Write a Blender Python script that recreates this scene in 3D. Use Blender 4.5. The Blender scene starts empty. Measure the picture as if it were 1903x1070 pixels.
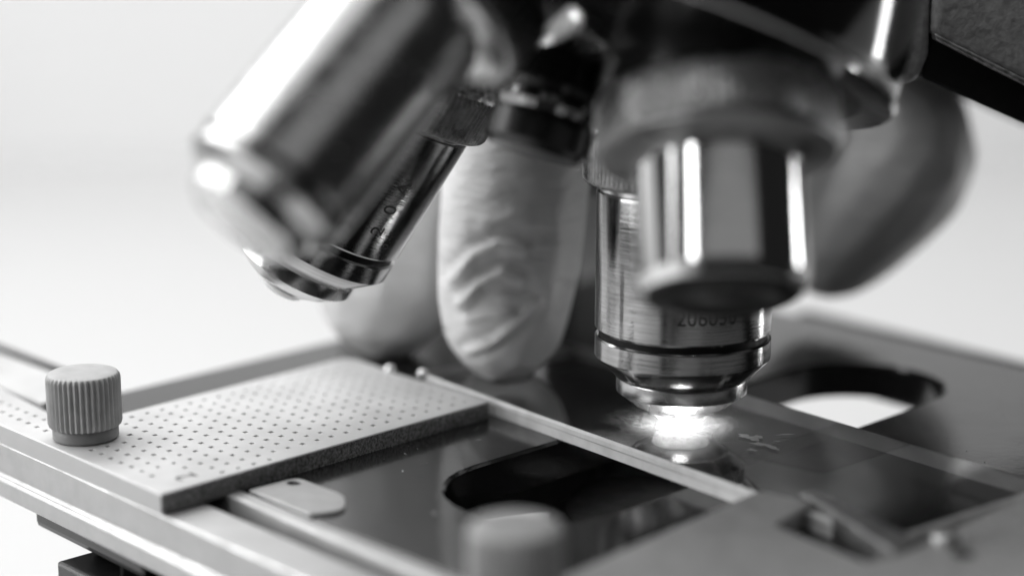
# Close-up of a microscope: objectives over a glass slide on the stage, gloved hand behind.
# 1 Blender unit = 1 cm.  z = 0 is the top of the glass slide.
import bpy, bmesh, math, random
from mathutils import Vector, Matrix
from mathutils.geometry import intersect_line_line_2d
random.seed(7)
scn = bpy.context.scene
COL = scn.collection
PI = math.pi

# ------------------------------------------------------------------ materials
def new_mat(name):
    m = bpy.data.materials.new(name); m.use_nodes = True
    nt = m.node_tree; p = nt.nodes['Principled BSDF']
    return m, nt, p
def grey(v): return (v, v, v, 1)
def noise(nt, scale, detail=4, coord='Object', vec_scale=None, rough=.5):
    tc = nt.nodes.new('ShaderNodeTexCoord'); n = nt.nodes.new('ShaderNodeTexNoise')
    n.inputs['Scale'].default_value = scale; n.inputs['Detail'].default_value = detail
    n.inputs['Roughness'].default_value = rough
    if vec_scale:
        mp = nt.nodes.new('ShaderNodeMapping'); mp.inputs['Scale'].default_value = vec_scale
        nt.links.new(tc.outputs[coord], mp.inputs['Vector']); nt.links.new(mp.outputs['Vector'], n.inputs['Vector'])
    else:
        nt.links.new(tc.outputs[coord], n.inputs['Vector'])
    return n
def ramp(nt, src, p0, v0, p1, v1):
    r = nt.nodes.new('ShaderNodeMapRange'); r.clamp = True
    r.inputs['From Min'].default_value = p0; r.inputs['From Max'].default_value = p1
    r.inputs['To Min'].default_value = v0; r.inputs['To Max'].default_value = v1
    nt.links.new(src, r.inputs['Value']); return r.outputs['Result']
def bump(nt, p, src, strength, dist=.02, prev=None):
    b = nt.nodes.new('ShaderNodeBump'); b.inputs['Strength'].default_value = strength
    b.inputs['Distance'].default_value = dist
    nt.links.new(src, b.inputs['Height'])
    if prev: nt.links.new(prev.outputs['Normal'], b.inputs['Normal'])
    nt.links.new(b.outputs['Normal'], p.inputs['Normal']); return b
def setcol(nt, p, src):
    c = nt.nodes.new('ShaderNodeCombineColor')
    for k in range(3): nt.links.new(src, c.inputs[k])
    nt.links.new(c.outputs[0], p.inputs['Base Color'])

def metal(name, v, rough, var=.15, turning=0.0, aniso=0.0, streak=(3, 3, 60)):
    m, nt, p = new_mat(name)
    p.inputs['Metallic'].default_value = 1
    n = noise(nt, 1.0, 5, vec_scale=streak)
    setcol(nt, p, ramp(nt, n.outputs['Fac'], .3, v*(1-var), .7, v*(1+var)))
    n2 = noise(nt, 6.0, 4)
    nt.links.new(ramp(nt, n2.outputs['Fac'], .3, rough*.75, .7, rough*1.3), p.inputs['Roughness'])
    if turning:
        n3 = noise(nt, 1.0, 3, vec_scale=(.4, .4, 140))
        bump(nt, p, n3.outputs['Fac'], turning, .01)
    if aniso:
        p.inputs['Anisotropic'].default_value = aniso
        t = nt.nodes.new('ShaderNodeTangent'); t.direction_type = 'RADIAL'; t.axis = 'Z'
        nt.links.new(t.outputs['Tangent'], p.inputs['Tangent'])
    return m
def paint(name, v, rough, var=.15, nscale=8, bstr=.0, bscale=60, spec=.5, coat=0, metallic=0.0, bdist=.01):
    m, nt, p = new_mat(name)
    n = noise(nt, nscale, 6)
    setcol(nt, p, ramp(nt, n.outputs['Fac'], .3, v*(1-var), .7, v*(1+var)))
    n2 = noise(nt, nscale*.6, 5)
    nt.links.new(ramp(nt, n2.outputs['Fac'], .3, rough*.8, .7, rough*1.25), p.inputs['Roughness'])
    p.inputs['Specular IOR Level'].default_value = spec
    p.inputs['Coat Weight'].default_value = coat
    p.inputs['Metallic'].default_value = metallic
    if bstr:
        n3 = noise(nt, bscale, 3); bump(nt, p, n3.outputs['Fac'], bstr, bdist)
    return m

M = {}
M['steel']    = metal('brushed_steel', .40, .10, .18, .12, .4, (2, 2, 90))
M['chrome']   = metal('polished_chrome', .66, .10, .06, .03, .0)
M['chrome_sat'] = metal('satin_chrome', .60, .22, .10, .05, .4)
M['dark_chrome'] = metal('dark_nickel', .42, .16, .15, .05)
M['collar']   = metal('worn_nickel_collar', .24, .30, .25, .0, .0, (8, 8, 14))
M['alu']      = paint('bead_blasted_aluminium', .57, .50, .08, 2, .10, 160, .5, 0, .35, .004)
M['alu_dull_shaded'] = paint('dull_shaded_aluminium', .46, .5, .08, 5, .10, 120, .5, 0, .35, .004)  # same aluminium, the clamp's dimmer light put into its colour; also the tab
M['alu_side'] = metal('machined_aluminium', .42, .42, .06, .0, .0, (6, 6, 6))
M['cut_edge'] = metal('sawn_aluminium_edge', .25, .42, .7, .0, .0, (30, 30, 30))
nt = M['cut_edge'].node_tree; pp = nt.nodes['Principled BSDF']
bump(nt, pp, noise(nt, 55, 3).outputs['Fac'], .9, .02)
M['bar']      = metal('satin_aluminium_bar', .40, .38, .05, .0, .0, (2, 2, 2))
M['black']    = paint('black_enamel', .012, .22, .3, 6, .05, 30, .5)
M['piano'] = paint('gloss_black_lacquer', .010, .10, .2, 6, .02, 30, .6, .3)
M['matt_black'] = paint('matt_black', .010, .5, .3, 6, .08, 60, .3)
M['stage']    = paint('black_stage_enamel', .012, .14, .3, 3, .10, 12, .5, 0)
M['cast']     = paint('dark_grey_crackle_paint', .33, .42, .25, 12, .55, 9, .4, 0, 0, .04)
M['cast_edge'] = metal('edge_glint_metal', .6, .38, .45, .0, .0, (12, 12, 12))
M['knob']     = paint('grey_nylon', .42, .40, .12, 5, .08, 90, .4)
M['knob_dark'] = paint('grey_nylon_foot', .20, .42, .08, 8, .05, 90, .4)
M['ink']      = paint('engraving_black', .008, .6, .2, 20)
M['ink_grey'] = paint('worn_engraving', .022, .4, .3, 20)
M['groove']   = paint('groove_and_shade_black', .006, .5, .2, 20, spec=.2)
M['table']    = paint('white_table', .57, .55, .015, .03)
M['backdrop'] = paint('white_wall', .86, .8, .02, .02)

# glove
m, nt, p = new_mat('pale_nitrile_glove'); M['glove'] = m
n = noise(nt, 2.5, 5)
setcol(nt, p, ramp(nt, n.outputs['Fac'], .3, .68, .7, .76))
p.inputs['Roughness'].default_value = .48; p.inputs['Specular IOR Level'].default_value = .35
p.inputs['Subsurface Weight'].default_value = .0
b0 = bump(nt, p, noise(nt, 1.0, 5, vec_scale=(2.2, 2.2, 6.5)).outputs['Fac'], .42, .12)
b = bump(nt, p, noise(nt, 1.0, 4, vec_scale=(9, 9, 22), rough=.6).outputs['Fac'], .22, .04, b0)
bump(nt, p, noise(nt, 70, 2).outputs['Fac'], .06, .01, b)

# slide glass: clear body, mirror-like top; thin smear of dust
def glass_mat(name, dirt, rough, boost=1.0):
    m = bpy.data.materials.new(name); m.use_nodes = True; nt = m.node_tree
    nt.nodes.clear(); out = nt.nodes.new('ShaderNodeOutputMaterial')
    fr = nt.nodes.new('ShaderNodeFresnel'); fr.inputs['IOR'].default_value = 1.52
    tr = nt.nodes.new('ShaderNodeBsdfTransparent'); tr.inputs['Color'].default_value = grey(.93)
    gl = nt.nodes.new('ShaderNodeBsdfGlossy'); gl.inputs['Color'].default_value = grey(1); gl.inputs['Roughness'].default_value = rough
    mx = nt.nodes.new('ShaderNodeMixShader')
    ge = nt.nodes.new('ShaderNodeNewGeometry'); fm = nt.nodes.new('ShaderNodeMath'); fm.operation = 'SUBTRACT'; fm.inputs[0].default_value = 1
    nt.links.new(ge.outputs['Backfacing'], fm.inputs[1])
    f2 = nt.nodes.new('ShaderNodeMath'); f2.operation = 'MULTIPLY'; f2.use_clamp = True
    f3 = nt.nodes.new('ShaderNodeMath'); f3.operation = 'MULTIPLY'; f3.inputs[1].default_value = boost
    nt.links.new(fr.outputs[0], f3.inputs[0]); nt.links.new(f3.outputs[0], f2.inputs[0]); nt.links.new(fm.outputs[0], f2.inputs[1])
    nt.links.new(f2.outputs[0], mx.inputs[0]); nt.links.new(tr.outputs[0], mx.inputs[1]); nt.links.new(gl.outputs[0], mx.inputs[2])
    df = nt.nodes.new('ShaderNodeBsdfDiffuse'); df.inputs['Color'].default_value = grey(.7)
    tl = nt.nodes.new('ShaderNodeBsdfTranslucent'); tl.inputs['Color'].default_value = grey(.7)
    d2 = nt.nodes.new('ShaderNodeMixShader'); nt.links.new(df.outputs[0], d2.inputs[1]); nt.links.new(tl.outputs[0], d2.inputs[2])
    n = noise(nt, 1.2, 8, rough=.65)
    fac = ramp(nt, n.outputs['Fac'], .35, dirt*.3, .8, dirt*1.8)
    m2 = nt.nodes.new('ShaderNodeMixShader')
    nt.links.new(fac, m2.inputs[0]); nt.links.new(mx.outputs[0], m2.inputs[1]); nt.links.new(d2.outputs[0], m2.inputs[2])
    nt.links.new(m2.outputs[0], out.inputs['Surface'])
    return m
M['glass']  = glass_mat('microscope_slide_glass', .020, .03, 1.35)
M['cover']  = glass_mat('cover_slip_glass', .03, .02, .25)
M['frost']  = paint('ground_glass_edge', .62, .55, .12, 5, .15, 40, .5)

# dried specimen: speckled, translucent
def smear_mat(name, scale, lo, hi, dens):
    m = bpy.data.materials.new(name); m.use_nodes = True; nt = m.node_tree
    nt.nodes.clear(); out = nt.nodes.new('ShaderNodeOutputMaterial')
    tr = nt.nodes.new('ShaderNodeBsdfTransparent')
    df = nt.nodes.new('ShaderNodeBsdfDiffuse'); df.inputs['Color'].default_value = grey(.45)
    tl = nt.nodes.new('ShaderNodeBsdfTranslucent'); tl.inputs['Color'].default_value = grey(.45)
    gl = nt.nodes.new('ShaderNodeBsdfGlossy'); gl.inputs['Color'].default_value = grey(.8); gl.inputs['Roughness'].default_value = .16
    bn = noise(nt, 38, 4); bp = nt.nodes.new('ShaderNodeBump'); bp.inputs['Strength'].default_value = .6; bp.inputs['Distance'].default_value = .02
    nt.links.new(bn.outputs['Fac'], bp.inputs['Height']); nt.links.new(bp.outputs['Normal'], gl.inputs['Normal'])
    d2 = nt.nodes.new('ShaderNodeMixShader'); nt.links.new(df.outputs[0], d2.inputs[1]); nt.links.new(tl.outputs[0], d2.inputs[2])
    d3 = nt.nodes.new('ShaderNodeMixShader'); d3.inputs[0].default_value = .5
    nt.links.new(d2.outputs[0], d3.inputs[1]); nt.links.new(gl.outputs[0], d3.inputs[2])
    n = noise(nt, scale, 8, rough=.75); fac = ramp(nt, n.outputs['Fac'], lo, .22, hi, dens)
    # the film thins out towards its rim
    tc = nt.nodes.new('ShaderNodeTexCoord'); sb = nt.nodes.new('ShaderNodeVectorMath'); sb.operation = 'DISTANCE'
    sb.inputs[1].default_value = (1.92, 19.42, .006); nt.links.new(tc.outputs['Object'], sb.inputs[0])
    thin = ramp(nt, sb.outputs['Value'], .10, 1.0, .95, .0)
    mu = nt.nodes.new('ShaderNodeMath'); mu.operation = 'MULTIPLY'
    nt.links.new(fac, mu.inputs[0]); nt.links.new(thin, mu.inputs[1])
    mx = nt.nodes.new('ShaderNodeMixShader')
    nt.links.new(mu.outputs[0], mx.inputs[0]); nt.links.new(tr.outputs[0], mx.inputs[1]); nt.links.new(d3.outputs[0], mx.inputs[2])
    nt.links.new(mx.outputs[0], out.inputs['Surface']); return m
M['smear'] = smear_mat('dried_smear', 18, .46, .60, 1.0)
M['speck'] = smear_mat('pale_speck', 3, -1, 0, .85)
M['lint'] = paint('grey_lint', .35, .8, .2, 20)
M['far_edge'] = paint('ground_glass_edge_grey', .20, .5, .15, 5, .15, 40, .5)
M['stain'] = paint('dried_stain', .45, .6, .1, 20)

# lens glass and lamp
m, nt, p = new_mat('front_lens_glass'); M['lens'] = m
p.inputs['Base Color'].default_value = grey(.85); p.inputs['Roughness'].default_value = .12
def emit(name, s):
    m, nt, p = new_mat(name)
    p.inputs['Base Color'].default_value = grey(.8)
    p.inputs['Emission Color'].default_value = grey(1); p.inputs['Emission Strength'].default_value = s
    return m
M['lamp'] = emit('lit_condenser_glass', 14)

# ------------------------------------------------------------------ object helpers
def place(o, world, parent=None):
    o.matrix_basis = world
    if parent is not None:
        o.parent = parent; o.matrix_parent_inverse = parent['_w'] if False else WORLD[parent.name].inverted()
    WORLD[o.name] = world.copy()
WORLD = {}
def link_mesh(name, bm, mats, parent=None, world=None, smooth=None, label=None):
    me = bpy.data.meshes.new(name); bm.normal_update(); bm.to_mesh(me); bm.free()
    if not isinstance(mats, (list, tuple)): mats = [mats]
    for k in mats: me.materials.append(k)
    o = bpy.data.objects.new(name, me); COL.objects.link(o)
    place(o, world or Matrix(), parent)
    if smooth is not None:
        for f in me.polygons: f.use_smooth = True
        if smooth < 180:
            sharp_edges(me, math.radians(smooth))
    if label: o['label'] = label
    return o
def sharp_edges(me, ang):
    bm = bmesh.new(); bm.from_mesh(me)
    for e in bm.edges:
        if len(e.link_faces) == 2 and e.calc_face_angle(0) > ang: e.smooth = False
    bm.to_mesh(me); bm.free()
def empty(name, loc, label, cat, group=None):
    o = bpy.data.objects.new(name, None); COL.objects.link(o); o.empty_display_size = .5
    place(o, Matrix.Translation(loc)); o['label'] = label; o['category'] = cat
    if group: o['group'] = group
    return o
def axis_matrix(origin, d, up=(0, -1, 0)):
    """local +Z = d ; local -Y roughly towards 'up'"""
    z = Vector(d).normalized(); u = Vector(up); y = -(u - z*u.dot(z)).normalized(); x = y.cross(z)
    m = Matrix((x, y, z)).transposed().to_4x4(); m.translation = Vector(origin); return m
def lathe(bm, prof, n=96, mats=None, cap0=True, cap1=True, wob=None):
    """prof: list of (z, r[, mat]) in local space; mat applies to the band that starts at this point"""
    rings = []
    for q in prof:
        z, r = q[0], q[1]
        if r < 1e-5: rings.append([bm.verts.new((0, 0, z))]*n); continue
        ring = []
        for k in range(n):
            a = 2*PI*k/n; rr = r*(1 + (wob(k, z) if wob else 0))
            ring.append(bm.verts.new((rr*math.cos(a), rr*math.sin(a), z)))
        rings.append(ring)
    for i in range(len(rings)-1):
        mi = prof[i][2] if len(prof[i]) > 2 else 0
        A, B = rings[i], rings[i+1]
        for k in range(n):
            l = (k+1) % n; vs = []
            for v in (A[k], A[l], B[l], B[k]):
                if v not in vs: vs.append(v)
            if len(vs) >= 3:
                f = bm.faces.new(vs); f.material_index = mi
    if cap0 and prof[0][1] > 1e-5: bm.faces.new(list(reversed(rings[0])))
    if cap1 and prof[-1][1] > 1e-5: bm.faces.new(rings[-1])
    bmesh.ops.recalc_face_normals(bm, faces=bm.faces)
def round_poly(pts, rad, n=6):
    """round the corners of a polygon; rad: number or list"""
    out = []
    N = len(pts)
    for i in range(N):
        r = rad[i] if isinstance(rad, (list, tuple)) else rad
        p = Vector(pts[i]); a = Vector(pts[i-1]); b = Vector(pts[(i+1) % N])
        if r <= 0: out.append(tuple(p)); continue
        d1 = (a-p).normalized(); d2 = (b-p).normalized()
        ang = d1.angle(d2); t = min(r/math.tan(ang/2), (a-p).length*.45, (b-p).length*.45)
        p1 = p+d1*t; p2 = p+d2*t
        for k in range(n+1):
            s = k/n; q = (1-s)*(1-s)*p1 + 2*s*(1-s)*p + s*s*p2
            out.append(tuple(q))
    return out
def ccw(pts):
    a = sum(pts[i-1][0]*pts[i][1]-pts[i][0]*pts[i-1][1] for i in range(len(pts)))
    return list(pts) if a > 0 else list(reversed(pts))
def prism(bm, pts, z0, z1, bev=.0, mat_top=0, mat_side=0, top=True):
    pts = ccw(pts)
    lo = [bm.verts.new((x, y, z0)) for x, y in pts]
    rings = [lo]
    if bev > 0:
        rings.append([bm.verts.new((x, y, z1-bev)) for x, y in pts])
        N = len(pts); ins = []
        for i in range(N):
            p = Vector(pts[i]); a = Vector(pts[i-1]); b = Vector(pts[(i+1) % N])
            n1 = Vector((-(p-a).y, (p-a).x)).normalized(); n2 = Vector((-(b-p).y, (b-p).x)).normalized()
            nn = (n1+n2); nn = nn/max(.3, nn.length**2/2) if nn.length > 1e-6 else n1
            ins.append(p+nn*bev)
        rings.append([bm.verts.new((q.x, q.y, z1)) for q in ins])
    else:
        rings.append([bm.verts.new((x, y, z1)) for x, y in pts])
    N = len(pts)
    for r in range(len(rings)-1):
        for i in range(N):
            j = (i+1) % N
            f = bm.faces.new((rings[r][i], rings[r][j], rings[r+1][j], rings[r+1][i]))
            f.material_index = mat_side if r == 0 else mat_top
    f = bm.faces.new(list(reversed(lo))); f.material_index = mat_side
    if top:
        f = bm.faces.new(rings[-1]); f.material_index = mat_top
    return rings[-1]
def add_bevel(o, w, seg=2, ang=40):
    md = o.modifiers.new('edge_bevel', 'BEVEL'); md.width = w; md.segments = seg
    md.limit_method = 'ANGLE'; md.angle_limit = math.radians(ang); return md
def inside(p, poly):
    x, y = p; c = False; n = len(poly)
    for i in range(n):
        x1, y1 = poly[i-1]; x2, y2 = poly[i]
        if (y1 > y) != (y2 > y) and x < (x2-x1)*(y-y1)/(y2-y1)+x1: c = not c
    return c
def edge_dist(p, poly):
    p = Vector(p); best = 9e9
    for i in range(len(poly)):
        a = Vector(poly[i-1]); b = Vector(poly[i]); ab = b-a
        if ab.length < 1e-6: continue
        t = max(0, min(1, (p-a).dot(ab)/ab.dot(ab))); best = min(best, (p-a-ab*t).length)
    return best
def text_bm(s, size):
    cu = bpy.data.curves.new('lettering', 'FONT'); cu.body = s; cu.size = size; cu.align_x = 'CENTER'; cu.align_y = 'CENTER'
    cu.resolution_u = 6
    o = bpy.data.objects.new('lettering', cu); COL.objects.link(o)
    dg = bpy.context.evaluated_depsgraph_get(); me = bpy.data.meshes.new_from_object(o.evaluated_get(dg))
    bm = bmesh.new(); bm.from_mesh(me)
    bpy.data.objects.remove(o); bpy.data.curves.remove(cu); bpy.data.meshes.remove(me)
    bmesh.ops.triangulate(bm, faces=bm.faces)
    bmesh.ops.subdivide_edges(bm, edges=[e for e in bm.edges if e.calc_length() > size*.25], cuts=2)
    return bm

# ------------------------------------------------------------------ directions on the stage
ROOT = empty('microscope', (6.0, 27.0, -13.0),
             'compound microscope with four metal objectives over a black stage', 'microscope')

# ------------------------------------------------------------------ setting
def sheet(name, pts, mat):
    bm = bmesh.new(); bm.faces.new([bm.verts.new(p) for p in pts])
    o = link_mesh(name, bm, mat); o['kind'] = 'structure'; return o
sheet('table', [(-160, -90, -13), (-62, -90, -13), (-14, 4, -13), (40, 6, -13), (160, 60, -13), (160, 130, -13), (-160, 130, -13)], M['table'])
sheet('wall', [(-260, 128, -14), (260, 128, -14), (260, 128, 160), (-260, 128, 160)], M['backdrop'])

# ------------------------------------------------------------------ stage with its long slot
def slot_outline(c0, c1, r, n=14):
    c0 = Vector(c0); c1 = Vector(c1); d = (c1-c0).normalized(); a0 = math.atan2(d.y, d.x); pts = []
    for k in range(n+1):
        a = a0 + PI/2 + PI*k/n; pts.append((c0.x+r*math.cos(a), c0.y+r*math.sin(a)))
    for k in range(n+1):
        a = a0 - PI/2 + PI*k/n; pts.append((c1.x+r*math.cos(a), c1.y+r*math.sin(a)))
    return pts
_P1 = Vector((-3.532, 17.019)); _A = Vector((.690, -.724)).normalized(); _B = Vector((.724, .690)).normalized()
_q0 = _P1+_A*(-4.12)+_B*1.02; _q1 = _P1+_A*13+_B*1.02
stage_out = round_poly([(1.71, 28.74), tuple(_q0), tuple(_q1), (16.0, 11.3)], [.7, .1, .1, .5], 6)
slot = ccw(slot_outline((.33, 17.80), (4.45, 21.86), 1.04))
def plate_with_hole(bm, outer, hole, z0, z1, bev):
    outer = ccw(outer); hole = ccw(hole); N = len(outer); H = len(hole)
    def loop(pts, z): return [bm.verts.new((x, y, z)) for x, y in pts]
    def off(pts, d):
        res = []
        for i in range(len(pts)):
            p = Vector(pts[i]); a = Vector(pts[i-1]); b = Vector(pts[(i+1) % len(pts)])
            t = (b-a).normalized(); res.append((p.x-t.y*d, p.y+t.x*d))
        return res
    ot, om, ob = loop(off(outer, bev), z1), loop(outer, z1-bev), loop(outer, z0)
    ht, hm, hb = loop(off(hole, -bev), z1), loop(hole, z1-bev), loop(hole, z0)
    for A, B in ((ob, om), (om, ot), (ht, hm), (hm, hb)):
        L = len(A)
        for i in range(L): bm.faces.new((A[i], A[(i+1) % L], B[(i+1) % L], B[i]))
    for A, B in ((ot, ht), (ob, hb)):
        ed = []
        for L in (A, B):
            for i in range(len(L)):
                e = bm.edges.get((L[i], L[(i+1) % len(L)])) or bm.edges.new((L[i], L[(i+1) % len(L)]))
                ed.append(e)
        bmesh.ops.triangle_fill(bm, use_beauty=True, use_dissolve=False, edges=ed)
    bmesh.ops.recalc_face_normals(bm, faces=bm.faces)
bm = bmesh.new(); plate_with_hole(bm, stage_out, slot, -.66, -.20, .035)
STAGE = link_mesh('stage', bm, M['stage'], ROOT, smooth=25)

# condenser and the lit lens in it
bm = bmesh.new()
lathe(bm, [(-5.5, .9), (-2.4, .9), (-2.4, 1.5), (-1.15, 1.5), (-.98, 1.30), (-.98, .36), (-1.45, .36), (-1.45, 0)], 64)
COND = link_mesh('condenser', bm, M['matt_black'], ROOT, Matrix.Translation((1.92, 19.4, 0)), smooth=30)
bm = bmesh.new(); lathe(bm, [(-1.44, .34), (-1.40, .33), (-1.35, .22), (-1.34, 0)], 48)
link_mesh('condenser_lens', bm, M['lamp'], COND, Matrix.Translation((1.92, 19.4, 0)), smooth=60)
bm = bmesh.new()
prism(bm, [(-4.2, 17.9), (-.9, 18.3), (-.4, 20.0), (1.0, 20.6), (2.6, 20.2), (4.9, 18.6), (5.75, 19.35), (4.65, 20.8), (3.65, 22.15), (2.85, 23.2), (1.9, 24.5), (-4.2, 24.0)], -1.40, -.70)
o = link_mesh('substage_plate', bm, M['matt_black'], ROOT); add_bevel(o, .04)

bm = bmesh.new()
prism(bm, [(2.8, 26.4), (6.6, 21.6), (8.6, 23.3), (4.8, 28.1)], -.92, -.68)
o = link_mesh('substage_bar', bm, M['matt_black'], ROOT); add_bevel(o, .05)

# ------------------------------------------------------------------ guide bar (runs from upper left to lower right)
dA = Vector((.690, -.724)).normalized(); nB = Vector((.724, .690)).normalized()   # along the bar / across it, away from us
P1 = Vector((-3.532, 17.019))
def bar_pt(t, w): q = P1 + dA*t + nB*w; return (q.x, q.y)
def sweep(bm, section, t0, t1, mats=None):
    """section: list of (w, z) across the bar"""
    A = [bm.verts.new((*bar_pt(t0, w), z)) for w, z in section]
    B = [bm.verts.new((*bar_pt(t1, w), z)) for w, z in section]
    L = len(section)
    for i in range(L):
        j = (i+1) % L; f = bm.faces.new((A[i], A[j], B[j], B[i]))
        if mats: f.material_index = mats[i]
    bm.faces.new(A); bm.faces.new(list(reversed(B)))
    bmesh.ops.recalc_face_normals(bm, faces=bm.faces)
bm = bmesh.new()
sweep(bm, [(.02, -.235), (.02, -.62), (-.05, -.635), (-.05, -.86), (1.0, -.86), (1.0, -.52), (.54, -.52), (.54, -.235)], -9, 12, [1, 1, 1, 1, 1, 2, 2, 0])
BAR = link_mesh('guide_bar', bm, [M['alu'], M['bar'], M['matt_black']], ROOT); add_bevel(BAR, .025, 2)
bm = bmesh.new()
sweep(bm, [(.80, -.20), (.80, -.519), (1.0, -.519), (1.0, -.20)], -9, 12)
o = link_mesh('rail', bm, M['alu'], BAR); add_bevel(o, .03, 2)
# a broad rail part left of the plate
bm = bmesh.new()
sweep(bm, [(1.02, -.14), (1.02, -.63), (1.86, -.63), (1.86, -.14)], -9, -4.25)
o = link_mesh('slide_carriage', bm, M['alu'], BAR); add_bevel(o, .03, 2)
bm = bmesh.new()
sweep(bm, [(1.87, -.10), (1.87, -.63), (1.97, -.63), (1.97, -.10)], -9, -4.25)
link_mesh('dark_strip', bm, M['matt_black'], BAR)  # thin black strip along the far edge of the carriage
# little plate with a hole beside the rail
tabp = round_poly([bar_pt(.1, 1.0), bar_pt(.1, 1.62), bar_pt(.92, 1.62), bar_pt(1.28, 1.34), bar_pt(1.12, 1.0)], [0, .15, .35, .3, .02], 5)
hc = Vector((-2.30, 17.87))
hole = [(hc.x+.075*math.cos(2*PI*k/20), hc.y+.075*math.sin(2*PI*k/20)) for k in range(20)]
bm = bmesh.new(); plate_with_hole(bm, tabp, hole, -.197, -.165, .010)
o = link_mesh('end_tab', bm, M['alu_dull_shaded'], BAR)
bm = bmesh.new(); lathe(bm, [(-.196, .074), (-.192, .074)], 20)
link_mesh('shade_disc', bm, M['groove'], BAR, Matrix.Translation((hc.x, hc.y, 0)))  # black disc puts the dark depth of the hole into colour

# black support under the bar
bm = bmesh.new()
sweep(bm, [(.12, -.87), (.12, -1.12), (.45, -1.28), (2.2, -1.28), (2.2, -.87)], -2.9, -.6)
o = link_mesh('bar_support', bm, M['black'], ROOT); add_bevel(o, .06, 2)
bm = bmesh.new()
sweep(bm, [(-.10, -1.26), (-.10, -2.6), (3.5, -2.6), (3.5, -.87), (.9, -.87), (.9, -1.26)], -2.05, 7)
o = link_mesh('support_bracket', bm, M['black'], ROOT); add_bevel(o, .04, 2)

# ------------------------------------------------------------------ perforated slide holder
def pitted_plate(poly, z0, z1, org, da, db, pitch, skip, bev=.012, margin=.10):
    """plate whose top carries real pyramid pits on a square grid"""
    bm = bmesh.new(); top = prism(bm, poly, z0, z1, bev, 0, 1, top=False)
    outer = [(v.co.x, v.co.y) for v in top]
    org = Vector(org); da = Vector(da).normalized(); db = Vector(db).normalized()
    R = 60; good = set()
    def P(i, j): q = org+da*(i*pitch)+db*(j*pitch); return (q.x, q.y)
    for i in range(-R, R):
        for j in range(-R, R):
            cor = [P(i-.5, j-.5), P(i+.5, j-.5), P(i+.5, j+.5), P(i-.5, j+.5)]
            if all(inside(c, outer) for c in cor) and edge_dist(P(i, j), outer) > margin: good.add((i, j))
    # keep the largest connected set
    best = set(); left = set(good)
    while left:
        st = [left.pop()]; comp = set(st)
        while st:
            i, j = st.pop()
            for d in ((1, 0), (-1, 0), (0, 1), (0, -1)):
                q = (i+d[0], j+d[1])
                if q in left: left.discard(q); comp.add(q); st.append(q)
        if len(comp) > len(best): best = comp
    good = best
    vc = {}
    def V(a, b):
        if (a, b) not in vc:
            q = P(a, b); vc[(a, b)] = bm.verts.new((q[0], q[1], z1))
        return vc[(a, b)]
    for i, j in good:
        c = [V(i-.5, j-.5), V(i+.5, j-.5), V(i+.5, j+.5), V(i-.5, j+.5)]
        if skip(Vector(P(i, j))): f = bm.faces.new(c); continue
        s = .029/pitch*random.uniform(.9, 1.12)
        jx, jy = random.uniform(-.03, .03), random.uniform(-.03, .03)
        inn = []
        for a, b in ((-s, -s), (s, -s), (s, s), (-s, s)):
            q = P(i+a+jx, j+b+jy); inn.append(bm.verts.new((q[0], q[1], z1)))
        q = P(i+jx, j+jy); ap = bm.verts.new((q[0], q[1], z1-.11))
        for k in range(4):
            l = (k+1) % 4
            bm.faces.new((c[k], c[l], inn[l], inn[k])); bm.faces.new((inn[k], inn[l], ap))
    # boundary of the grid
    cnt = {}
    for i, j in good:
        c = [(i-.5, j-.5), (i+.5, j-.5), (i+.5, j+.5), (i-.5, j+.5)]
        for k in range(4):
            e = frozenset((c[k], c[(k+1) % 4])); cnt[e] = cnt.get(e, 0)+1
    edges = [bm.edges.get((vc[a], vc[b])) for a, b in (tuple(e) for e, n in cnt.items() if n == 1)]
    edges += [bm.edges.get((top[k], top[(k+1) % len(top)])) for k in range(len(top))]
    bmesh.ops.triangle_fill(bm, use_beauty=True, use_dissolve=False, edges=edges)
    bmesh.ops.recalc_face_normals(bm, faces=bm.faces)
    return bm
jaw = [bar_pt(-9, 0), (-3.532, 17.019), (-.266, 20.363), (-1.50, 21.70), (-2.00, 22.36), (-2.20, 22.40), (-4.99, 19.39), bar_pt(-9, 1.10)]
jaw = round_poly(jaw, [0, .03, .03, .02, .12, .08, .25, 0], 4)
KN = Vector((-4.742, 18.945))
ORG = Vector((-.56, 20.36))
def skip1(q):
    return (q-KN).length < .42 or (q-Vector((-3.38, 17.58))).length < .30
JAW = link_mesh('slide_holder', pitted_plate(jaw, -.215, 0.0, ORG, dA, nB, .2, skip1), [M['alu'], M['cut_edge']], ROOT)
JAW['label'] = 'perforated aluminium slide holder plate with engraved number 2'
# smooth front flank of the stem (sits flush with the bar, 3 mm behind its face)
bm = bmesh.new()
sweep(bm, [(.0, -.012), (.0, -.225), (-.004, -.225), (-.004, -.012)], -9, -.01)
link_mesh('milled_flank', bm, M['alu_side'], JAW)
# engraved 2
bm = text_bm('2', .34)
rot = Matrix.Rotation(math.radians(45.6+90), 4, 'Z')
for v in bm.verts: v.co = rot @ v.co; v.co += Vector((-3.38, 17.58, .002))
link_mesh('engraved_number', bm, M['ink'], JAW)

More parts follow.
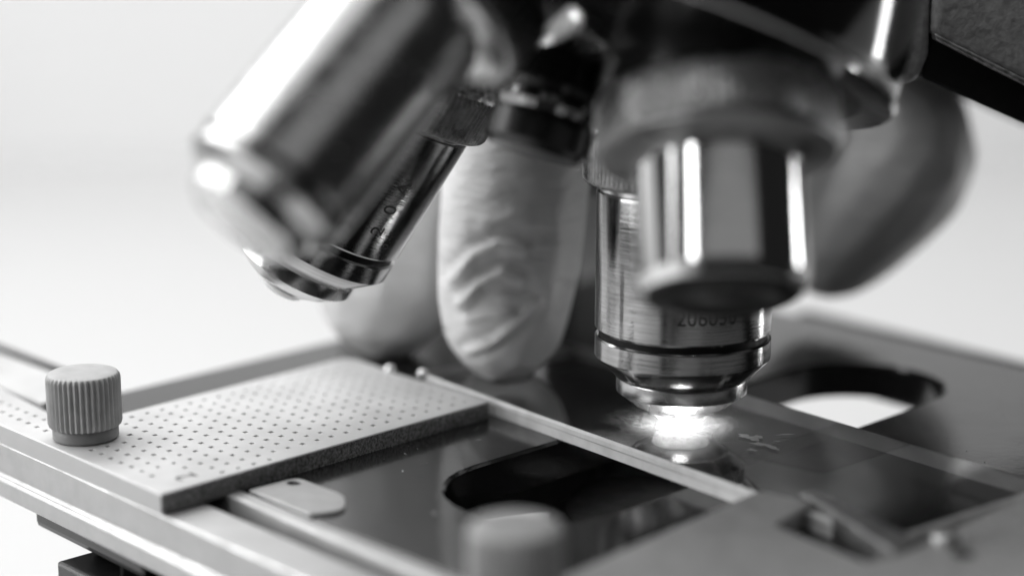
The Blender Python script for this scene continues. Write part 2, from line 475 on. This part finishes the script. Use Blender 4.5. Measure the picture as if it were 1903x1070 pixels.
def knob(loc, parent, label):
    n = 40; K = 6
    def star(k, z):
        ph = (k % K)/K; prof = (0, -.012, -.045, -.052, -.045, -.012)[k % K]
        fade = 1 if -.6 < z < 9 else 0
        return prof
    bm = bmesh.new()
    N = n*K
    def ring(r, z, depth):
        out = []
        for k in range(N):
            a = 2*PI*k/N; d = (0, .18, .75, 1, .75, .18)[k % K]*depth
            out.append(bm.verts.new(((r-d)*math.cos(a), (r-d)*math.sin(a), z)))
        return out
    rs = [ring(.33, .14, 0), ring(.395, .155, .026), ring(.408, .20, .034), ring(.408, .68, .034), ring(.400, .715, .022), ring(.382, .738, .006), ring(.36, .748, 0), ring(.25, .752, 0), ring(.08, .753, 0)]
    for A, B in zip(rs, rs[1:]):
        for k in range(N):
            l = (k+1) % N; bm.faces.new((A[k], A[l], B[l], B[k]))
    bm.faces.new(rs[-1]); bm.faces.new(list(reversed(rs[0])))
    w = Matrix.Translation(loc)
    o = link_mesh('thumb_screw', bm, M['knob'], parent, w, smooth=50, label=label)
    bm = bmesh.new(); lathe(bm, [(0.0, .34), (.02, .362), (.10, .362), (.135, .345), (.16, .32)], 64)
    link_mesh('foot_ring', bm, M['knob_dark'], None, w, smooth=40)
    return o
def sub_reparent(name_obj, parent):
    name_obj.parent = parent; name_obj.matrix_parent_inverse = WORLD[parent.name].inverted()
def make_knob(loc, label):
    o = knob(loc, ROOT, label)
    f = [x for x in COL.objects if x.name.startswith('foot_ring') and x.parent is None][0]
    sub_reparent(f, o); return o
make_knob((KN.x, KN.y, .003), 'sharp ribbed grey thumb screw standing on the perforated plate')
make_knob((.03, 14.10, .003), 'blurred ribbed grey thumb screw nearest the camera')

# spring clip behind the plate
bm = bmesh.new()
prism(bm, [(-1.42, 21.72), (-.2, 22.75), (.1, 22.45), (-1.17, 21.45)], -.19, -.08)
o = link_mesh('clip_arm', bm, M['matt_black'], ROOT); add_bevel(o, .03)
for q in ((-1.55, 21.82), (-1.12, 21.62)):
    bm = bmesh.new(); bmesh.ops.create_uvsphere(bm, u_segments=24, v_segments=12, radius=.075)
    link_mesh('clip_pin', bm, M['chrome'], ROOT, Matrix.Translation((q[0], q[1], -.005)), smooth=180)

# ------------------------------------------------------------------ front clamp plate (blurred foreground)
cl = [(.10, 14.10), (.322, 14.569), (2.50, 17.02), (2.95, 16.62), (2.498, 15.991), (3.183, 15.042), (3.50, 15.22), (3.74, 15.47), (5.106, 16.842), (6.6, 18.3), (8.0, 16.9), (2.4, 10.4), (1.0, 12.0)]
cl = round_poly(cl, [.1, .1, .12, .03, .03, .05, .05, .1, 0, 0, 0, .3, .3], 4)
def skip2(q): return not (q.x > 3.9 and q.y > 14.6 and (q-Vector((4.02, 15.45))).length > .35)
CL = link_mesh('slide_clamp', pitted_plate(cl, -.16, .05, (4.2, 15.2), dA, nB, .2, skip2, .015), [M['alu_dull_shaded'], M['alu_side']], ROOT)
CL['label'] = 'blurred aluminium clamp plate with an angled cut-out over the slide end'
fin = round_poly([(2.93, 16.83), (3.07, 16.58), (3.48, 15.20), (3.76, 15.44), (3.10, 16.86)], .02, 3)
bm = bmesh.new(); prism(bm, [(2.86, 16.82), (3.02, 16.50), (3.46, 15.18), (3.80, 15.46), (3.04, 16.93)], -.18, .085, .02)
o = link_mesh('spring_finger', bm, M['alu_side'], CL)
bm = bmesh.new(); lathe(bm, [(.05, .155), (.13, .155), (.17, .12), (.185, .06), (.187, 0)], 40)
link_mesh('screw_head', bm, M['alu_side'], CL, Matrix.Translation((4.02, 15.52, 0)), smooth=50)
bm = bmesh.new(); lathe(bm, [(.05, .10), (.054, .10)], 32)
link_mesh('shade_disc', bm, M['groove'], CL, Matrix.Translation((4.10, 15.22, 0)))  # black disc painted in as the shadow by the screw head
bm = bmesh.new(); lathe(bm, [(.052, .33), (.056, .31), (.056, .29), (.052, .27)], 48, cap0=False, cap1=False)
link_mesh('round_mark', bm, M['alu_dull_shaded'], CL, Matrix.Translation((2.10, 15.15, 0)), smooth=40)

# ------------------------------------------------------------------ glass slide (its own thing)
S0 = Vector((-1.20, 21.68)); dS = Vector((.622, -.783)).normalized(); nS = Vector((.783, .622)).normalized()
def sp(t, w): q = S0+dS*t+nS*w; return (q.x, q.y)
bm = bmesh.new()
pts = [sp(0, 0), sp(7.6, 0), sp(7.6, 2.55), sp(0, 2.55)]
prism(bm, pts, -.196, 0, .028, 0, 1)
for f in bm.faces:
    if f.normal.length == 0: f.normal_update()
bm.normal_update()
for f in bm.faces:
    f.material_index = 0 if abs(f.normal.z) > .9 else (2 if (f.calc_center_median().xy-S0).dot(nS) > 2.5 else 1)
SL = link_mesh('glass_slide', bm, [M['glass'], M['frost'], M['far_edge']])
SL['label'] = 'clear glass slide with ground edges lying on the stage under the lit objective'; SL['category'] = 'glass slide'
# seam halfway down the near edge
bm = bmesh.new(); prism(bm, [sp(-.003, -.004), sp(7.6, -.004), sp(7.6, .02), sp(-.003, .02)], -.088, -.080)
link_mesh('edge_seam', bm, M['alu_side'], SL)
cs = [(3.675, 19.481), (4.355, 18.707), (3.335, 17.719), (2.443, 18.284)]
bm = bmesh.new(); prism(bm, [sp(4.80, 2.47), sp(5.82, 2.50), sp(5.90, 1.0), sp(4.90, .75)], .002, .016)
link_mesh('cover_slip', bm, M['cover'], SL)
# smear under the objective
bm = bmesh.new()
cx, cy = 1.92, 19.42; ring = []
cen = bm.verts.new((cx, cy, .006))
for k in range(48):
    a = 2*PI*k/48; r = .95*(1+.16*math.sin(3*a+1)+.10*math.sin(7*a))
    if True: ring.append(bm.verts.new((cx+r*math.cos(a)*1.0, cy+r*math.sin(a), .006)))
for k in range(48): bm.faces.new((cen, ring[k], ring[(k+1) % 48]))
link_mesh('specimen_smear', bm, M['smear'], SL)
# loose specks of the specimen and dust: uncountable
def flecks(name, spots, mat, parent):
    bm = bmesh.new(); rnd = random.Random(5)
    for x, y, z, r, a, el in spots:
        vs = []; n = rnd.choice((4, 5, 5, 6))
        for k in range(n):
            t = 2*PI*k/n; rr = r*rnd.uniform(.6, 1.3); u, v = rr*el*math.cos(t), rr*math.sin(t)
            vs.append(bm.verts.new((x+u*math.cos(a)-v*math.sin(a), y+u*math.sin(a)+v*math.cos(a), z)))
        bm.faces.new(vs)
    o = link_mesh(name, bm, mat, parent); o['kind'] = 'stuff'; return o
sp_ = []; rnd = random.Random(11)
for k in range(900):
    r = abs(rnd.gauss(0, .48)); a = rnd.uniform(0, 2*PI)
    if r < .14 or r > 1.25: continue
    sp_.append((1.92+r*math.cos(a), 19.42+r*math.sin(a), .008+.00001*k, rnd.uniform(.006, .019), rnd.uniform(0, PI), rnd.uniform(1, 2.4)))
flecks('specimen_speck', sp_, M['speck'], SL)
# pale dried marks
def blob(bm, x, y, rx, ry, rot, z, seed):
    rnd = random.Random(seed); ph = [rnd.uniform(0, 6.28) for _ in range(4)]; vs = []
    for k in range(40):
        a = 2*PI*k/40; r = 1+.32*math.sin(2*a+ph[0])+.22*math.sin(3*a+ph[1])+.14*math.sin(5*a+ph[2])+.08*math.sin(9*a+ph[3])
        u, v = rx*r*math.cos(a), ry*r*math.sin(a)
        vs.append(bm.verts.new((x+u*math.cos(rot)-v*math.sin(rot), y+u*math.sin(rot)+v*math.cos(rot), z)))
    bm.faces.new(vs)
for i, (x, y, rx, ry, r) in enumerate(((2.60, 18.92, .10, .055, -.6), (2.70, 18.86, .07, .09, .2), (2.74, 18.62, .11, .05, -.7), (2.84, 18.50, .07, .04, -.5), (2.60, 18.42, .045, .035, 0), (3.05, 18.98, .09, .02, .3), (2.92, 18.72, .025, .02, 0))):
    bm = bmesh.new(); blob(bm, x, y, rx, ry, r, .018+.001*i, 30+i)
    link_mesh('dried_stain', bm, M['stain'], SL)

# ------------------------------------------------------------------ objectives
V = Vector((1.92, 19.4, 9.0))
def revolve(name, prof, mat, parent, world, n=96, smooth=25, mats=None, label=None, cap0=True, cap1=True):
    bm = bmesh.new(); lathe(bm, prof, n, cap0=cap0, cap1=cap1)
    return link_mesh(name, bm, mats or mat, parent, world, smooth, label)
def knurl(name, s0, s1, R, depth, n, mat, parent, world, diamond=False):
    bm = bmesh.new()
    if not diamond:
        N = n*4; zs = [(s0, R-.05, 0), (s0+.03, R-.012, .4), (s0+.06, R, 1), (s1-.06, R, 1), (s1-.03, R-.012, .4), (s1, R-.05, 0)]
        rings = []
        for z, r, d in zs:
            rings.append([bm.verts.new(((r-(0, .7, 1, .7)[k % 4]*depth*d)*math.cos(2*PI*k/N), (r-(0, .7, 1, .7)[k % 4]*depth*d)*math.sin(2*PI*k/N), z)) for k in range(N)])
    else:
        N = n*4; rows = max(12, int((s1-s0)/(2*PI*R/N))); rings = []
        for q in range(rows+1):
            z = s0+(s1-s0)*q/rows; ring = []
            for k in range(N):
                a = 2*PI*k/N; u = k/4; w = (z-s0)/(2*PI*R/n)
                h = (abs(((u+w) % 1)-.5)+abs(((u-w) % 1)-.5))
                r = R-depth*h*(0 if q in (0, rows) else 1)
                ring.append(bm.verts.new((r*math.cos(a), r*math.sin(a), z)))
            rings.append(ring)
    for A, B in zip(rings, rings[1:]):
        for k in range(N):
            l = (k+1) % N; bm.faces.new((A[k], A[l], B[l], B[k]))
    bm.faces.new(rings[-1]); bm.faces.new(list(reversed(rings[0])))
    bmesh.ops.recalc_face_normals(bm, faces=bm.faces)
    return link_mesh(name, bm, mat, parent, world, 40)
def engrave(s, size, R, s_at, ang, parent, world, along=False):
    """wrap lettering round the barrel: local +Z points to the tip"""
    bm = text_bm(s, size)
    for v in bm.verts:
        u, w = v.co.x, v.co.y
        if along: u, w = -w, u
        a = math.radians(ang)-u/R
        v.co = Vector(((R+.0025)*math.cos(a), (R+.0025)*math.sin(a), s_at-w))
    return link_mesh('engraving', bm, M['ink_grey'] if along else M['ink'], parent, world)

def long_objective(e, label, texts):
    w = axis_matrix(V, e)
    # barrel: the part's own mesh
    o = revolve('objective_lens', [(6.27, .93), (6.29, .985), (6.32, .99), (7.82, .99), (7.845, .975)], M['steel'], ROOT, w, 128, 25, label=label)
    revolve('groove', [(7.83, .945), (7.935, .945)], M['groove'], o, w, 128, 25)
    revolve('sleeve', [(7.925, .965), (7.945, .988), (8.15, .99), (8.165, .982), (8.395, .755), (8.41, .735)], M['steel'], o, w, 128, 25)
    revolve('nose', [(8.40, .70), (8.405, .735), (8.425, .74), (8.57, .738), (8.585, .72), (8.70, .56), (8.72, .545)], M['chrome_sat'], o, w, 128, 25)
    revolve('nose_cone', [(8.70, .50), (8.715, .53), (8.80, .40), (8.81, .34)], M['steel'], o, w, 96, 25)
    revolve('front_lens', [(8.80, .33), (8.85, .32), (8.90, .27), (8.925, .20), (8.93, 0)], M['lens'], o, w, 64, 40)
    revolve('neck', [(6.05, 1.0), (6.19, 1.0), (6.21, .955), (6.28, .95)], M['chrome_sat'], o, w, 128, 25)
    knurl('knurled_collar', 5.62, 6.20, 1.14, .014, 110, M['collar'], o, w)
    knurl('mounting_ring', 4.95, 5.60, 1.30, .04, 64, M['chrome_sat'], o, w, True)
    for t in texts: engrave(t[0], t[1], .99, t[2], t[3], o, w, t[4])
    return o
e1 = Vector((0, 0, -1)); e2 = Vector((-.519, .089, -.85)).normalized()
long_objective(e1, 'sharp steel objective standing upright over the lit spot of the slide', [('206030', .23, 7.53, 260, False)])
long_objective(e2, 'steel objective tilted to the lower left behind the large blurred one', [('2', .24, 7.48, 232, True), ('0', .24, 7.20, 232, True), ('A', .24, 6.92, 232, True), ('0.4', .17, 7.58, 219, True)])

def short_objective(end, e, label, L, mat_barrel, mat_nose, cham=True):
    """end: centre of the barrel's lower rim; local +Z to the tip, z = 0 at that rim"""
    w = axis_matrix(end, e)
    o = revolve('objective_lens', [(-L, .76), (-L+.03, .79)] + ([(-.12, .79), (-.105, .782), (0, .735), (.01, .72)] if cham else [(-.02, .79), (0, .775)]), mat_barrel, ROOT, w, 128, 25, label=label)
    return o, w
# near right: chrome, pointing down towards the camera
e4 = Vector((.0, -.479, -.878)).normalized()
o4, w4 = short_objective(V+e4*7.58, e4, 'short chrome objective in front of the upright one, pointing towards the camera', 1.24, M['chrome'], M['black'])
revolve('nose', [(-.01, .715), (.03, .70), (.06, .64), (.065, .52), (.035, .46), (.022, .30), (.02, 0)], M['matt_black'], o4, w4, 96, 25)
revolve('front_lens', [(.018, .26), (.03, .2), (.035, 0)], M['matt_black'], o4, w4, 48, 60)
revolve('shoulder', [(-1.36, 1.10), (-1.33, 1.10), (-1.20, .84), (-1.19, .78)], M['alu_side'], o4, w4, 128, 25)
knurl('knurled_collar', -1.88, -1.35, 1.15, .016, 90, M['collar'], o4, w4)
revolve('upper_cone', [(-2.75, .95), (-2.55, 1.0), (-1.95, 1.12), (-1.87, 1.12)], M['black'], o4, w4, 128, 25)
# near left: big, chrome, tilted left
e3 = Vector((-.56, -.46, -.69)).normalized()
E3 = Vector((-2.123, 15.63, 3.401))
o3, w3 = short_objective(E3, e3, 'large blurred chrome objective tilted to the left, nearest the camera', 2.05, M['chrome_sat'], M['chrome'], False)
revolve('groove', [(-.005, .74), (.06, .74)], M['groove'], o3, w3, 96, 25)
revolve('sleeve', [(.05, .755), (.07, .785), (.16, .785), (.30, .64), (.31, .60)], M['chrome_sat'], o3, w3, 128, 25)
revolve('nose', [(.30, .58), (.33, .60), (.46, .58), (.55, .46), (.56, .40)], M['chrome_sat'], o3, w3, 128, 25)
revolve('front_lens', [(.55, .34), (.58, .28), (.60, 0)], M['lens'], o3, w3, 64, 40)
revolve('shoulder', [(-2.16, 1.02), (-2.13, 1.02), (-2.05, .84), (-2.04, .78)], M['chrome_sat'], o3, w3, 128, 25)
knurl('knurled_collar', -2.75, -2.15, 1.14, .018, 90, M['collar'], o3, w3)
revolve('upper_cone', [(-3.3, .98), (-3.2, 1.0), (-2.80, 1.10), (-2.74, 1.10)], M['black'], o3, w3, 128, 25)

# ------------------------------------------------------------------ revolving nosepiece
ax = Vector((-.279, -.236, -.931)).normalized(); wt = axis_matrix(V, ax)
TUR = revolve('revolving_nosepiece', [(2.6, 2.3), (2.9, 2.9), (3.4, 3.30), (3.6, 3.36), (4.62, 3.36), (4.69, 3.34)], M['piano'], ROOT, wt, 160, 25)
revolve('rim_ring', [(4.73, 3.30), (4.745, 3.375), (4.775, 3.385), (4.80, 3.36), (4.805, 3.30)], M['chrome'], TUR, wt, 160, 40)
revolve('underside', [(4.66, 3.32), (4.79, 3.31), (4.80, 3.1), (4.88, 2.2), (5.0, .9), (5.0, 0)], M['black'], TUR, wt, 120, 30)
for k_, e_ in enumerate((e1, e2, e3, e4)):
    revolve('glint_ring', [(4.70, 1.36), (4.92, 1.36), (4.98, 1.30), (4.98, 1.05)], M['chrome_sat'], TUR, axis_matrix(V, e_) if k_ != 2 else axis_matrix(E3-e3*7.87, e3), 96, 30)  # chrome rings added for the arcs of light under the dish
revolve('hub_cap', [(4.95, .60), (5.42, .60), (5.50, .56), (5.52, .50), (5.72, .50), (5.76, .55), (6.02, .55), (6.10, .48), (6.12, .3), (6.12, 0)], M['black'], TUR, wt, 96, 25)
revolve('hub_ring', [(5.53, .52), (5.62, .56), (5.71, .52)], M['dark_chrome'], TUR, wt, 96, 40)

# ------------------------------------------------------------------ arm (dark crackle paint) at the right
def yprism(name, pts_xz, y0, y1, mat, parent, bev, seg=3):
    bm = bmesh.new(); pts = ccw(pts_xz)
    a = [bm.verts.new((x, y0, z)) for x, z in pts]; b_ = [bm.verts.new((x, y1, z)) for x, z in pts]
    N = len(pts)
    for i in range(N):
        j = (i+1) % N; bm.faces.new((a[i], a[j], b_[j], b_[i]))
    bm.faces.new(list(reversed(a))); bm.faces.new(b_)
    bmesh.ops.recalc_face_normals(bm, faces=bm.faces)
    o = link_mesh(name, bm, mat, parent, smooth=35)
    if bev: add_bevel(o, bev, seg, 35)
    return o
ARM = yprism('arm', [(4.735, 12), (4.805, 4.335), (8.2, 2.69), (10.5, 2.69), (10.5, 12)], 20.3, 26.5, M['cast'], ROOT, .07)
yprism('edge_glint', [(4.79, 4.36), (4.80, 4.285), (8.2, 2.61), (8.2, 2.70)], 20.26, 20.45, M['cast_edge'], ARM, .02)  # bright metal strip standing in for light caught on the chamfer
yprism('arm_recess', [(4.86, 4.40), (4.74, 3.82), (8.4, 2.22), (8.4, 2.75)], 20.6, 26.3, M['matt_black'], ARM, .04)
head = round_poly([(1.5, 10), (4.70, 10), (4.80, 4.10), (4.68, 3.76), (1.5, 3.76)], [0, 0, .1, .25, 0], 6)
yprism('nosepiece_mount', head, 20.5, 23.0, M['cast'], ROOT, .16, 4)

lb = round_poly([(.45, 29.2), (3.95, 29.2), (3.95, 32.0), (.45, 32.0)], .25, 4)
bm = bmesh.new(); prism(bm, lb, -13, 3.3, .15)
o = link_mesh('limb', bm, M['black'], ROOT, smooth=30)
bm = bmesh.new(); prism(bm, [(1.05, 28.9), (3.75, 28.9), (3.75, 29.21), (1.05, 29.21)], -3.0, 1.1, .06)
o = link_mesh('focus_rack', bm, M['cast'], ROOT)
ds_ = []; rnd = random.Random(3)
for k in range(520):
    x, y = rnd.uniform(-3.4, 9.5), rnd.uniform(15.5, 25)
    w_ = (Vector((x, y))-P1).dot(nB)
    if w_ < 1.9 or inside((x, y), slot) or edge_dist((x, y), slot) < .08 or inside((x, y), jaw) or inside((x, y), [sp(-.1, -.1), sp(7.7, -.1), sp(7.7, 2.65), sp(-.1, 2.65)]): continue
    ds_.append((x, y, -.196, rnd.uniform(.004, .013), rnd.uniform(0, PI), rnd.choice((1, 1, 1.5, 5))))
flecks('dust', ds_, M['lint'], STAGE)
# ------------------------------------------------------------------ gloved hand (one continuous surface)
def chain(bm, pts):
    for (p, r), (q, s) in zip(pts, pts[1:]):
        p = Vector(p); q = Vector(q); d = q-p; n = max(2, int(d.length/.12))
        for k in range(n+1):
            t = k/n; c = p+d*t; rr = r+(s-r)*t
            mt = Matrix.Translation(c) @ Matrix.Diagonal((rr, rr, rr, 1))
            bmesh.ops.create_icosphere(bm, subdivisions=2, radius=1, matrix=mt)
def smooth_chain(pts, n=6):
    out = []; P = [(Vector(p), r) for p, r in pts]
    for i in range(len(P)-1):
        p0 = P[max(0, i-1)]; p1 = P[i]; p2 = P[i+1]; p3 = P[min(len(P)-1, i+2)]
        for k in range(n):
            t = k/n
            def cr(a, b, c, d): return .5*((2*b)+(c-a)*t+(2*a-5*b+4*c-d)*t*t+(3*b-a-3*c+d)*t**3)
            out.append((cr(p0[0], p1[0], p2[0], p3[0]), cr(p0[1], p1[1], p2[1], p3[1])))
    out.append(P[-1]); return out
bm = bmesh.new()
index  = [((-.10, 21.65, .58), .70), ((-.09, 21.72, .88), .86), ((-.03, 21.85, 1.5), .94), ((.04, 22.1, 2.3), .97), ((.14, 22.5, 3.2), 1.02), ((.55, 23.6, 4.3), 1.0), ((1.4, 25.6, 5.0), 1.05), ((2.3, 28.0, 5.3), 1.3)]
middle = [((-1.66, 23.3, .40), .68), ((-1.70, 23.35, .74), .96), ((-1.68, 23.5, 1.3), 1.03), ((-1.55, 23.7, 2.2), 1.02), ((-1.3, 24.2, 3.3), 1.02), ((-.7, 25.2, 4.3), .98), ((.5, 27.2, 5.2), 1.05), ((1.8, 29.2, 5.5), 1.3)]
ring_  = [((-2.15, 25.4, .42), .55), ((-2.1, 25.5, 1.0), .74), ((-1.95, 25.8, 2.0), .80), ((-1.6, 26.4, 3.2), .88), ((-.5, 28.0, 4.6), .95), ((1.2, 30.2, 5.4), 1.2)]
little = [((-1.3, 27.6, .6), .5), ((-1.25, 27.7, 1.2), .66), ((-1.0, 28.2, 2.4), .74), ((.1, 29.8, 4.2), .85), ((1.3, 31.2, 5.2), 1.1)]
thumb  = [((4.58, 25.2, .60), .45), ((4.76, 25.35, .90), .74), ((5.22, 25.5, 1.40), .92), ((5.72, 25.7, 2.10), 1.05), ((5.45, 26.4, 2.85), 1.12), ((4.9, 28.6, 3.4), 1.35), ((3.4, 29.8, 4.5), 1.6)]
palm1  = [((2.3, 28.0, 5.3), 1.3), ((3.2, 31.5, 6.0), 1.8), ((3.8, 35.0, 7.2), 2.3), ((4.6, 40.0, 9.4), 2.9), ((5.6, 46, 12.0), 3.6)]
palm2  = [((1.3, 31.0, 5.3), 1.1), ((2.6, 33.0, 6.2), 1.6), ((3.8, 35.0, 7.2), 2.2)]
palm3  = [((3.4, 29.8, 4.5), 1.6), ((3.6, 32.0, 5.8), 1.8), ((3.8, 35.0, 7.2), 2.2)]
thenar = [((4.45, 25.6, .85), .70), ((4.35, 26.0, 1.6), 1.0), ((4.5, 26.5, 2.5), 1.15), ((4.7, 27.6, 3.1), 1.25)]
for ch in (index, middle, ring_, little, thumb, thenar, palm1, palm2, palm3): chain(bm, smooth_chain(ch))
me = bpy.data.meshes.new('hand_volume'); bm.to_mesh(me); bm.free()
tmp = bpy.data.objects.new('hand_volume', me); COL.objects.link(tmp)
md = tmp.modifiers.new('remesh', 'REMESH'); md.mode = 'VOXEL'; md.voxel_size = .07
md = tmp.modifiers.new('smooth', 'SMOOTH'); md.factor = .5; md.iterations = 8
dg = bpy.context.evaluated_depsgraph_get()
hm = bpy.data.meshes.new_from_object(tmp.evaluated_get(dg)); bpy.data.objects.remove(tmp)
# wrinkles of the glove on the index finger
bm = bmesh.new(); bm.from_mesh(hm)
bmesh.ops.subdivide_edges(bm, edges=[e for e in bm.edges if (lambda c: -1.2 < c.x < 1.2 and c.y < 22.6 and c.z < 2.6)((e.verts[0].co+e.verts[1].co)/2)], cuts=1, use_grid_fill=True)
folds = [  # polyline (x, z), height, width
    ([(-.72, 1.28), (-.45, 1.62), (-.15, 1.78), (.12, 1.72)], .060, .075),
    ([(-.62, 1.02), (-.40, 1.28), (-.12, 1.42), (.10, 1.36)], .065, .07),
    ([(-.55, .86), (-.28, .93), (0.0, .95)], .045, .055),
    ([(-.52, .42), (-.22, .58), (.08, .84), (.30, 1.06)], .055, .06),
    ([(-.30, 2.02), (.0, 2.12), (.25, 2.0)], .03, .10),
    ([(.2, 1.5), (.45, 1.2)], .02, .1),
]
def seg_d(x, z, pl):
    b = 9
    for (a, c), (d, e) in zip(pl, pl[1:]):
        vx, vz = d-a, e-c; t = max(0, min(1, ((x-a)*vx+(z-c)*vz)/(vx*vx+vz*vz)))
        b = min(b, math.hypot(x-a-vx*t, z-c-vz*t))
    return b
bm.normal_update()
mv = []
for v in bm.verts:
    if -1.2 < v.co.x < 1.2 and v.co.y < 22.2 and v.co.z < 2.6 and v.normal.y < -.1:
        h = 0
        for pl, ht, wd in folds:
            d = seg_d(v.co.x, v.co.z, pl)
            h += .8*ht*(math.exp(-(d/wd)**2) - .45*math.exp(-((d-1.9*wd)/wd)**2))
        mv.append((v, v.normal*h))
for v, d in mv: v.co += d
HAND = link_mesh('hand', bm, M['glove'], smooth=180)
HAND['label'] = 'pale gloved hand behind the microscope with two fingertips pressing on the stage'; HAND['category'] = 'hand'

# ------------------------------------------------------------------ light
def area(name, loc, target, sx, sy, radiance, spread=180):
    l = bpy.data.lights.new(name, 'AREA'); l.shape = 'RECTANGLE'; l.size = sx; l.size_y = sy
    l.energy = radiance*PI*sx*sy; l.spread = math.radians(spread)
    o = bpy.data.objects.new(name, l); COL.objects.link(o)
    d = Vector(target)-Vector(loc); o.location = loc; o.rotation_euler = d.to_track_quat('-Z', 'Y').to_euler(); return o
area('ceiling_panel', (-32, 42, 62), (-32, 42, 0), 104, 100, 1.0)
area('left_panel', (-62, 36, 60), (0, 22, 1), 72, 66, 3.2)
area('rear_panel', (0, 95, 95), (0, 90, 0), 220, 60, 2.9)
area('dim_front_panel', (6, -58, 64), (0, 18, 3), 150, 40, .27)
area('window_softbox', (-80, 46, 28), (0, 21, 2), 75, 50, .8)
area('low_left_fill', (-85, 5, 13.5), (0, 22, 1.5), 70, 15, 10.0)  # unseen lamp added to brighten the fingers from low left
area('strip_light_left', (-48, -18, 47), (0, 18, 2), 7, 40, 10.0)
area('strip_light_right', (60, 46, -1), (3, 19, 4), 4, 26, 18.0)
sl = bpy.data.lights.new('condenser_beam', 'SPOT'); sl.energy = 1250; sl.spot_size = math.radians(60); sl.spot_blend = 1.0; sl.shadow_soft_size = .12
so = bpy.data.objects.new('condenser_beam', sl); COL.objects.link(so); so.location = (1.92, 19.4, -1.2); so.rotation_euler = (PI, 0, 0)

w = bpy.data.worlds.new('World'); scn.world = w; w.use_nodes = True
bg = w.node_tree.nodes['Background']; bg.inputs[0].default_value = grey(1); bg.inputs[1].default_value = .015

# ------------------------------------------------------------------ camera
cam = bpy.data.cameras.new('camera'); co = bpy.data.objects.new('camera', cam); COL.objects.link(co); scn.camera = co
co.location = (0, 0, 5.9); co.rotation_euler = (math.radians(90-12.5), 0, 0)
cam.sensor_width = 36; cam.lens = 3300/1903*36; cam.clip_start = .5; cam.clip_end = 1000
cam.dof.use_dof = True; cam.dof.focus_distance = 19.75
cam.dof.aperture_fstop = cam.lens*1e-3/.80
cam.dof.aperture_blades = 0

scn.render.engine = 'CYCLES'
scn.cycles.use_denoising = True
scn.cycles.max_bounces = 10; scn.cycles.transparent_max_bounces = 16
scn.cycles.caustics_reflective = True; scn.cycles.sample_clamp_indirect = 8
scn.view_settings.view_transform = 'Standard'; scn.view_settings.look = 'None'
scn.view_settings.exposure = 0; scn.view_settings.gamma = 1
